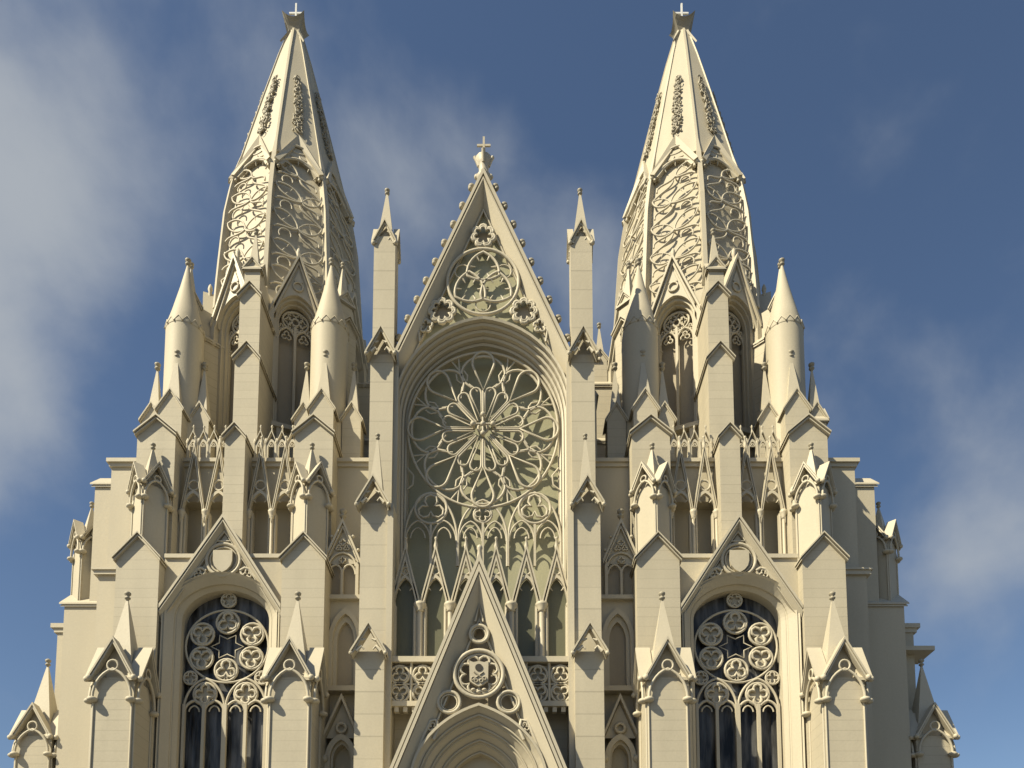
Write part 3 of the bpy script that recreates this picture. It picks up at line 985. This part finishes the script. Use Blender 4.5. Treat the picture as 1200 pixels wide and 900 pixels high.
for k in range(8):
    a = pi / 2 + k * pi / 4
    t.path(polar(drop(2.3, RR, .68), a), y - .06, .088, 6, True)
    # broad lobe round it
    lobe = [(2.15, 0)]
    L_ = []
    for i in range(15):
        b_ = -pi * .62 + 2 * pi * .62 * i / 14
        L_.append((3.35 + 1.12 * cos(b_), 1.38 * sin(b_)))
    t.path(polar([(2.55, -.72)] + L_ + [(2.55, .72)], a), y + .03, .088, 6)
    # cusps where neighbours meet
    for q in (-1, 1):
        t.path(polar([(2.75, q * 1.3), (3.0, q * 1.02), (3.3, q * .98), (3.6, q * 1.2)], a), y + .05, .055, 5)
        t.path(polar([(3.2, q * 1.42), (3.75, q * 1.5), (4.35, q * 1.55)], a), y + .06, .055, 5)
    # inner petals, spoke
    t.path(polar([(.6, 0), (2.35, 0)], a), y - .04, .07, 6)
    for q in (-1, 1):
        t.path(polar(drop(.55, 2.55, .34, 10), a + q * pi / 16 * 1.05), y - .02, .07, 6, True)
    t.path(polar([(2.3, -.35), (2.55, -.62), (2.75, -.9)], a), y, .055, 5)
    t.path(polar([(2.3, .35), (2.55, .62), (2.75, .9)], a), y, .055, 5)
t.build('rose_tracery', M_TRIM, rose)
c = MB()
c.path([(-.62, RC + .12), (.62, RC + .12)], y - .35, .07, 6); c.path([(0, RC - .5), (0, RC + .74)], y - .35, .07, 6)
for dx, dz in ((-.62, .12), (.62, .12), (0, .74), (0, -.5), (0, .12)):
    c.ball(dx, y - .36, RC + dz, .17, 9, 6)
    c.tube([(dx, y - .3, RC + dz), (dx * .9, y + .1, RC + dz)], .09, 6)
c.ring(0, RC + .05, .3, y - .05, .09, 6, 16)
c.build('rose_boss', M_TRIM, rose)
# lights and tracery below the rose
t = MB()
y = 49.9
for sx in (-1, 1):
    cx = 3.2 * sx; cz = 32.35
    t.ring(cx, cz, .98, y, .1, 6, 28); t.foil(cx, cz, .86, 3, y - .05, .085, pi / 2)
    t.path(arch_pts(1.62, 3.1, .35, 12, cx, 30.3, 28.6), y, .075, 6)
    for q in (-1, 1):
        t.path(arch_pts(.78, 1.35, .3, 8, cx + q * .8, 30.2), y, .065, 6)
        t.path(arch_pts(.45, .7, .3, 6, cx + q * .8, 30.4), y, .05, 5)
    t.box(cx - .07, cx + .07, y - .08, y + .08, 28.6, 31.3)
    t.path([(sx * 4.7, 35.0), (sx * 4.3, 34.5), (sx * 4.35, 33.9), (sx * 4.7, 33.6)], y, .06, 5)
t.path(arch_pts(1.5, 2.6, .25, 12, 0, 30.3, 28.6), y, .075, 6)
t.ring(0, 31.95, .55, y, .08, 6, 20); t.foil(0, 31.95, .48, 4, y - .04, .06)
for q in (-1, 1):
    t.path(arch_pts(.72, 1.3, .3, 8, q * .75, 30.2), y, .065, 6)
    t.path(arch_pts(.42, .7, .3, 6, q * .75, 30.4), y, .05, 5)
t.box(-.07, .07, y - .08, y + .08, 28.6, 31.4)
t.build('lower_tracery', M_TRIM, rose)

# gallery of gabled lancets in front of the rose window
b = MB(); b.box(-5.3, 5.3, 47.05, 50.6, 21.0, 21.4); b.build('gallery_floor', M_STONE, cath)
for i in range(6):
    x = -4.4 + 1.76 * i
    arcade_bay(I4, x, 24.95, 28.55, 25.1, .87, 47.3, 21.4, .62, 26.95, .24)
for i in range(6):
    x = -4.4 + 1.76 * i
    p = MB(); p.prism(arch_pts(.58, 1.6, .4, 7, x, 24.95, 21.4), 47.62, 47.68); p.build('lancet_shade_panel', M_OLIVE, cath)  # added dark panels; their colour stands for shade in the openings
for i in range(7):
    arcade_column(I4, -5.28 + 1.76 * i, 47.3, 21.4, 24.85, .34)
# balustrade
b = MB()
b.box(-5.3, 5.3, 46.42, 46.95, 21.1, 21.42); b.box(-5.3, 5.3, 46.5, 46.9, 18.55, 18.85)
bal = b.build('balustrade', M_TRIM, cath)
b = MB(); b.box(-5.3, 5.3, 46.82, 50.6, 18.6, 21.0); b.build('balustrade_wall', M_STONE, bal)
for i in range(8):
    x = -4.55 + 1.3 * i
    if abs(x) < 1.4: continue
    p = MB()
    for zz in (20.4, 19.35):
        p.ring(x, zz, .6 if False else .54, 46.64, .08, 6, 20)
        p.foil(x, zz, .46, 3, 46.62, .075, pi / 2 if zz > 20 else -pi / 2)
    p.path([(x - .65, 18.85), (x - .65, 21.1)], 46.64, .09, 6)
    p.path([(x - .65, 19.85), (x, 19.9), (x + .65, 19.85)], 46.66, .06, 5)
    p.build('balustrade_panel', M_TRIM, bal)
for i in range(22):
    x = -5.2 + i * .495
    if abs(x) < 1.5: continue
    b = MB(); b.box(x - .12, x + .12, 46.62, 47.0, 18.25, 18.545); b.build('bracket', M_TRIM, bal)
# wall below the balcony
b = MB(); b.box(-5.3, -2.6, 48.0, 51, 0, 18.6); b.box(2.6, 5.3, 48.0, 51, 0, 18.6); b.box(-2.6, 2.6, 48.0, 51, 17.6, 18.6)
b.build('porch_wall', M_COURSE, cath)

# great portal gable
PA, PS = 26.45, 2.545
def pg(off, z0=4.0):
    return [((-(PA - off - z0) / PS), z0), (0, PA - off), ((PA - off - z0) / PS, z0)]
r = MB()
def rakes(o0, o1, y0, y1):
    r.band(pg(o0), pg(o1), y0, y1)
rakes(0, .45, 44.45, 46.3); rakes(.45, .62, 44.62, 46.2); rakes(.62, 1.05, 44.42, 46.2); rakes(1.05, 1.22, 44.6, 46.1)
r.band(pg(1.22), pg(3.35), 44.42, 46.0, yB=45.25); rakes(3.35, 3.6, 45.1, 45.9)
PZ = 13.6
portal = r.build('portal_gable', M_TRIM, cath)
# block joints are shown by the coursed web
wv = MB()
A = arch_pts(4.3, 4.5, .55, 16, 0, PZ, 0)
A2 = []
for x, z in A[1:-1]:
    A2.append((x, max(PA - 3.5 - PS * abs(x), z + .02)))
wv.band(A2, A[1:-1], 45.6, 46.2)
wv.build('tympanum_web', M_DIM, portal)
f = MB()
for i in range(4):
    wo = 3.75 - .46 * i; ho = 4.5 - .52 * i; y_ = 44.75 + .6 * i
    f.band(arch_pts(wo, ho, .55, 14, 0, PZ, 0), arch_pts(wo - .14, ho - .16, .55, 14, 0, PZ, 0), y_, y_ + 1.0)
    f.band(arch_pts(wo - .14, ho - .16, .55, 14, 0, PZ, 0), arch_pts(wo - .42, ho - .48, .55, 14, 0, PZ, 0), y_ + .1, y_ + 1.1, yB=y_ + .52)
    f.band(arch_pts(wo - .42, ho - .48, .55, 14, 0, PZ, 0), arch_pts(wo - .5, ho - .57, .55, 14, 0, PZ, 0), y_ + .42, y_ + 1.1)
arch = f.build('portal_arch', M_STONE, portal)
d = MB(); d.prism(arch_pts(2.0, 2.6, .5, 12, 0, PZ, 5.5), 47.6, 47.9); d.build('portal_tympanum', M_STONE, portal)
d = MB(); d.box(-1.85, -.02, 47.5, 47.7, .3, 5.5); d.build('door', M_DOOR, portal)
d = MB(); d.box(.02, 1.85, 47.5, 47.7, .3, 5.5); d.build('door', M_DOOR, portal)
t = MB()
y = 44.95
cz = 19.75
t.ring(0, cz, 1.32, y - .1, .12, 7, 36); t.ring(0, cz, 1.12, y - .05, .05, 5, 30)
t.foil(0, cz, 1.08, 8, y - .02, .08, pi / 8)
t.ring(0, 22.05, .50, y, .10, 6, 20); t.ring(0, 22.05, .37, y + .06, .05, 5, 16)
t.path([(-.22, 22.75), (0, 23.7), (.22, 22.75)], y, .07, 6)
for sx in (-1, 1):
    t.ring(sx * 1.62, 18.2, .60, y, .10, 6, 22); t.ring(sx * 1.62, 18.2, .45, y + .06, .05, 5, 18)
    t.path([(sx * p_, q_) for p_, q_ in ((2.45, 16.1), (2.2, 16.7), (2.3, 17.2), (2.62, 17.15), (2.9, 16.5), (3.4, 15.2))], y, .10, 6)
    t.foil(sx * 2.5, 16.8, .25, 3, y, .05)
t.build('gable_tracery', M_TRIM, portal)
s = MB()
s.prism([(-.52, 20.45), (-.3, 20.36), (0, 20.42), (.3, 20.36), (.52, 20.45), (.5, 19.3), (.25, 19.12), (0, 19.0), (-.25, 19.12), (-.5, 19.3)], 44.72, 44.98)
sh = s.build('shield', M_STONE, portal)
s = MB(); s.disc(0, 20.05, .2, 44.68, 44.719, 18); s.build('shield_hole_shade', M_DARK, sh)  # dark disc on the shield's face stands for the shade inside a hole
s = MB()
s.path([(-.32, 19.35), (.26, 19.8)], 44.7, .045, 5); s.path([(.32, 19.35), (-.26, 19.8)], 44.69, .045, 5)
s.ring(-.3, 19.42, .1, 44.69, .04, 5, 10); s.ring(.3, 19.42, .1, 44.69, .04, 5, 10)
s.ring(-.14, 19.3, .09, 44.69, .04, 5, 10); s.ring(.14, 19.3, .09, 44.69, .04, 5, 10)
s.build('crossed_keys', M_BALL, sh)
s = MB()
for dx in (-.3, 0, .3):
    s.ball(dx, 44.85, 18.85 - (.12 if dx == 0 else 0), .15, 9, 5, .6)
s.build('scroll', M_TRIM, sh)
f = MB(); f.lathe(0, 45.2, [(.2, 26.0), (.16, 26.6), (.12, 27.0), (.17, 27.1), (.14, 27.25), (.02, 27.35)], 10); f.build('finial', M_TRIM, portal)
# steps at the door
b = MB()
for i in range(5):
    b.box(-8 + i * .4, 8 - i * .4, 43.0 - 2 + i * .4, 48.4, i * .06 , .06 + i * .06)
b.build('front_step', M_STONE, cath)

# ------------------------------------------------------------------ ground
g = bpy.data.meshes.new('plaza_ground')
R = 3000
g.from_pydata([(-R, -R, 0), (R, -R, 0), (R, R, 0), (-R, R, 0)], [], [(0, 1, 2, 3)])
g.materials.append(M_PAVE)
go = bpy.data.objects.new('plaza_ground', g); COL.objects.link(go); go['kind'] = 'structure'; go.location = (0, 0, 0)

# ------------------------------------------------------------------ sun, sky, clouds
LX, LY, LZ = .612, .385, -.700
el = math.asin(-LZ / sqrt(LX * LX + LY * LY + LZ * LZ))
sun = bpy.data.lights.new('sun', 'SUN'); sun.energy = 4.8; sun.angle = radians(.5); sun.color = (1, .90, .665)
so = bpy.data.objects.new('sun', sun); COL.objects.link(so)
so.rotation_euler = Vector((LX, LY, LZ)).to_track_quat('-Z', 'Y').to_euler()
so.location = (-60, -80, 90)

w = bpy.data.worlds.new('World'); S.world = w; w.use_nodes = True
nt = w.node_tree; nt.nodes.clear(); L = nt.links.new
sky = nt.nodes.new('ShaderNodeTexSky'); sky.sky_type = 'NISHITA'; sky.sun_disc = False
sky.sun_elevation = el
az = math.atan2(-LX, -LY)            # direction towards the sun, from +Y clockwise
sky.sun_rotation = az
sky.altitude = 200; sky.air_density = 1.0; sky.dust_density = .6; sky.ozone_density = 2.5
tc = nt.nodes.new('ShaderNodeTexCoord')
SKYDIR = tc.outputs['Generated']
def M_(op, a, b=None, c=None, clamp=False):
    n = nt.nodes.new('ShaderNodeMath'); n.operation = op; n.use_clamp = clamp
    for i, v in enumerate((a, b, c)):
        if v is None: continue
        if isinstance(v, (int, float)): n.inputs[i].default_value = v
        else: L(v, n.inputs[i])
    return n.outputs[0]
def blob(d, rad, wgt):
    n = nt.nodes.new('ShaderNodeVectorMath'); n.operation = 'DISTANCE'
    L(SKYDIR, n.inputs[0]); n.inputs[1].default_value = d
    mr = nt.nodes.new('ShaderNodeMapRange'); mr.interpolation_type = 'SMOOTHSTEP'
    mr.inputs['From Min'].default_value = 0; mr.inputs['From Max'].default_value = rad
    mr.inputs['To Min'].default_value = wgt; mr.inputs['To Max'].default_value = 0
    L(n.outputs['Value'], mr.inputs['Value'])
    return mr.outputs[0]
CLOUDS = [#CLOUDLIST
((-0.4075, 0.5855, 0.7008), .32, .42), ((-0.4707, 0.5657, 0.6772), .30, .30), ((-0.2706, 0.622, 0.7348), .22, .24), ((-0.4724, 0.6755, 0.5662), .20, .36),
((-0.0893, 0.653, 0.752), .15, .08), ((-0.0758, 0.679, 0.7302), .10, .14), ((-0.4613, 0.7214, 0.5164), .14, .34),
((0.317, 0.7538, 0.5756), .12, .34), ((0.44, 0.77, 0.46), .15, .50), ((0.3747, 0.8508, 0.3685), .16, .30), ((0.412, 0.724, 0.553), .10, .26), ((0.075, 0.74, 0.67), .11, .30)]
tot = None
for d, r_, wg in CLOUDS:
    v = Vector(d).normalized()
    o = blob(v, r_, wg)
    tot = o if tot is None else M_('ADD', tot, o)
def noise(scale, detail, rough, mscale, dist=0.0):
    mp = nt.nodes.new('ShaderNodeMapping'); mp.inputs['Scale'].default_value = mscale
    mp.inputs['Location'].default_value = (3.1, 1.7, .6)
    L(SKYDIR, mp.inputs['Vector'])
    n = nt.nodes.new('ShaderNodeTexNoise'); n.inputs['Scale'].default_value = scale; n.inputs['Detail'].default_value = detail
    n.inputs['Roughness'].default_value = rough; n.inputs['Distortion'].default_value = dist
    L(mp.outputs[0], n.inputs['Vector'])
    return n.outputs['Fac']
n1 = noise(5.2, 8, .52, (1, 1, 1), .2)
n2 = noise(2.2, 4, .5, (1, 1, 1), .2)
m = M_('ADD', M_('MULTIPLY', M_('SUBTRACT', n1, .5), 1.7), tot)
m = M_('ADD', m, M_('MULTIPLY', M_('SUBTRACT', n2, .5), .35))
mr = nt.nodes.new('ShaderNodeMapRange'); mr.interpolation_type = 'SMOOTHSTEP'
mr.inputs['From Min'].default_value = .08; mr.inputs['From Max'].default_value = 1.0
L(m, mr.inputs['Value'])
mask = M_('MULTIPLY', mr.outputs[0], .85)
mix = nt.nodes.new('ShaderNodeMix'); mix.data_type = 'RGBA'
L(mask, mix.inputs['Factor'])
SKYK = .056
sat = nt.nodes.new('ShaderNodeHueSaturation'); sat.inputs['Saturation'].default_value = 1.0; sat.inputs['Value'].default_value = 1.0
L(sky.outputs[0], sat.inputs['Color'])
L(sat.outputs[0], mix.inputs['A']); mix.inputs['B'].default_value = (4.5, 4.8, 5.1, 1)
bg = nt.nodes.new('ShaderNodeBackground'); bg.inputs['Strength'].default_value = SKYK
L(mix.outputs['Result'], bg.inputs['Color'])
ow = nt.nodes.new('ShaderNodeOutputWorld'); L(bg.outputs[0], ow.inputs['Surface'])

# ------------------------------------------------------------------ camera
cam = bpy.data.cameras.new('camera'); co = bpy.data.objects.new('camera', cam); COL.objects.link(co)
co.location = (1.8, -D0, 1.7)
co.rotation_euler = (radians(90 + 5.73), 0, 0)
cam.sensor_width = 36; cam.lens = 30.0; cam.shift_y = .525; cam.clip_end = 6000; cam.clip_start = .1
S.camera = co
S.render.resolution_x = 1024; S.render.resolution_y = 768
S.view_settings.view_transform = 'Standard'; S.view_settings.look = 'None'
S.view_settings.exposure = 0.84; S.view_settings.gamma = 1.0; S.view_settings.use_curve_mapping = False
S.cycles.max_bounces = 6; S.cycles.diffuse_bounces = 4
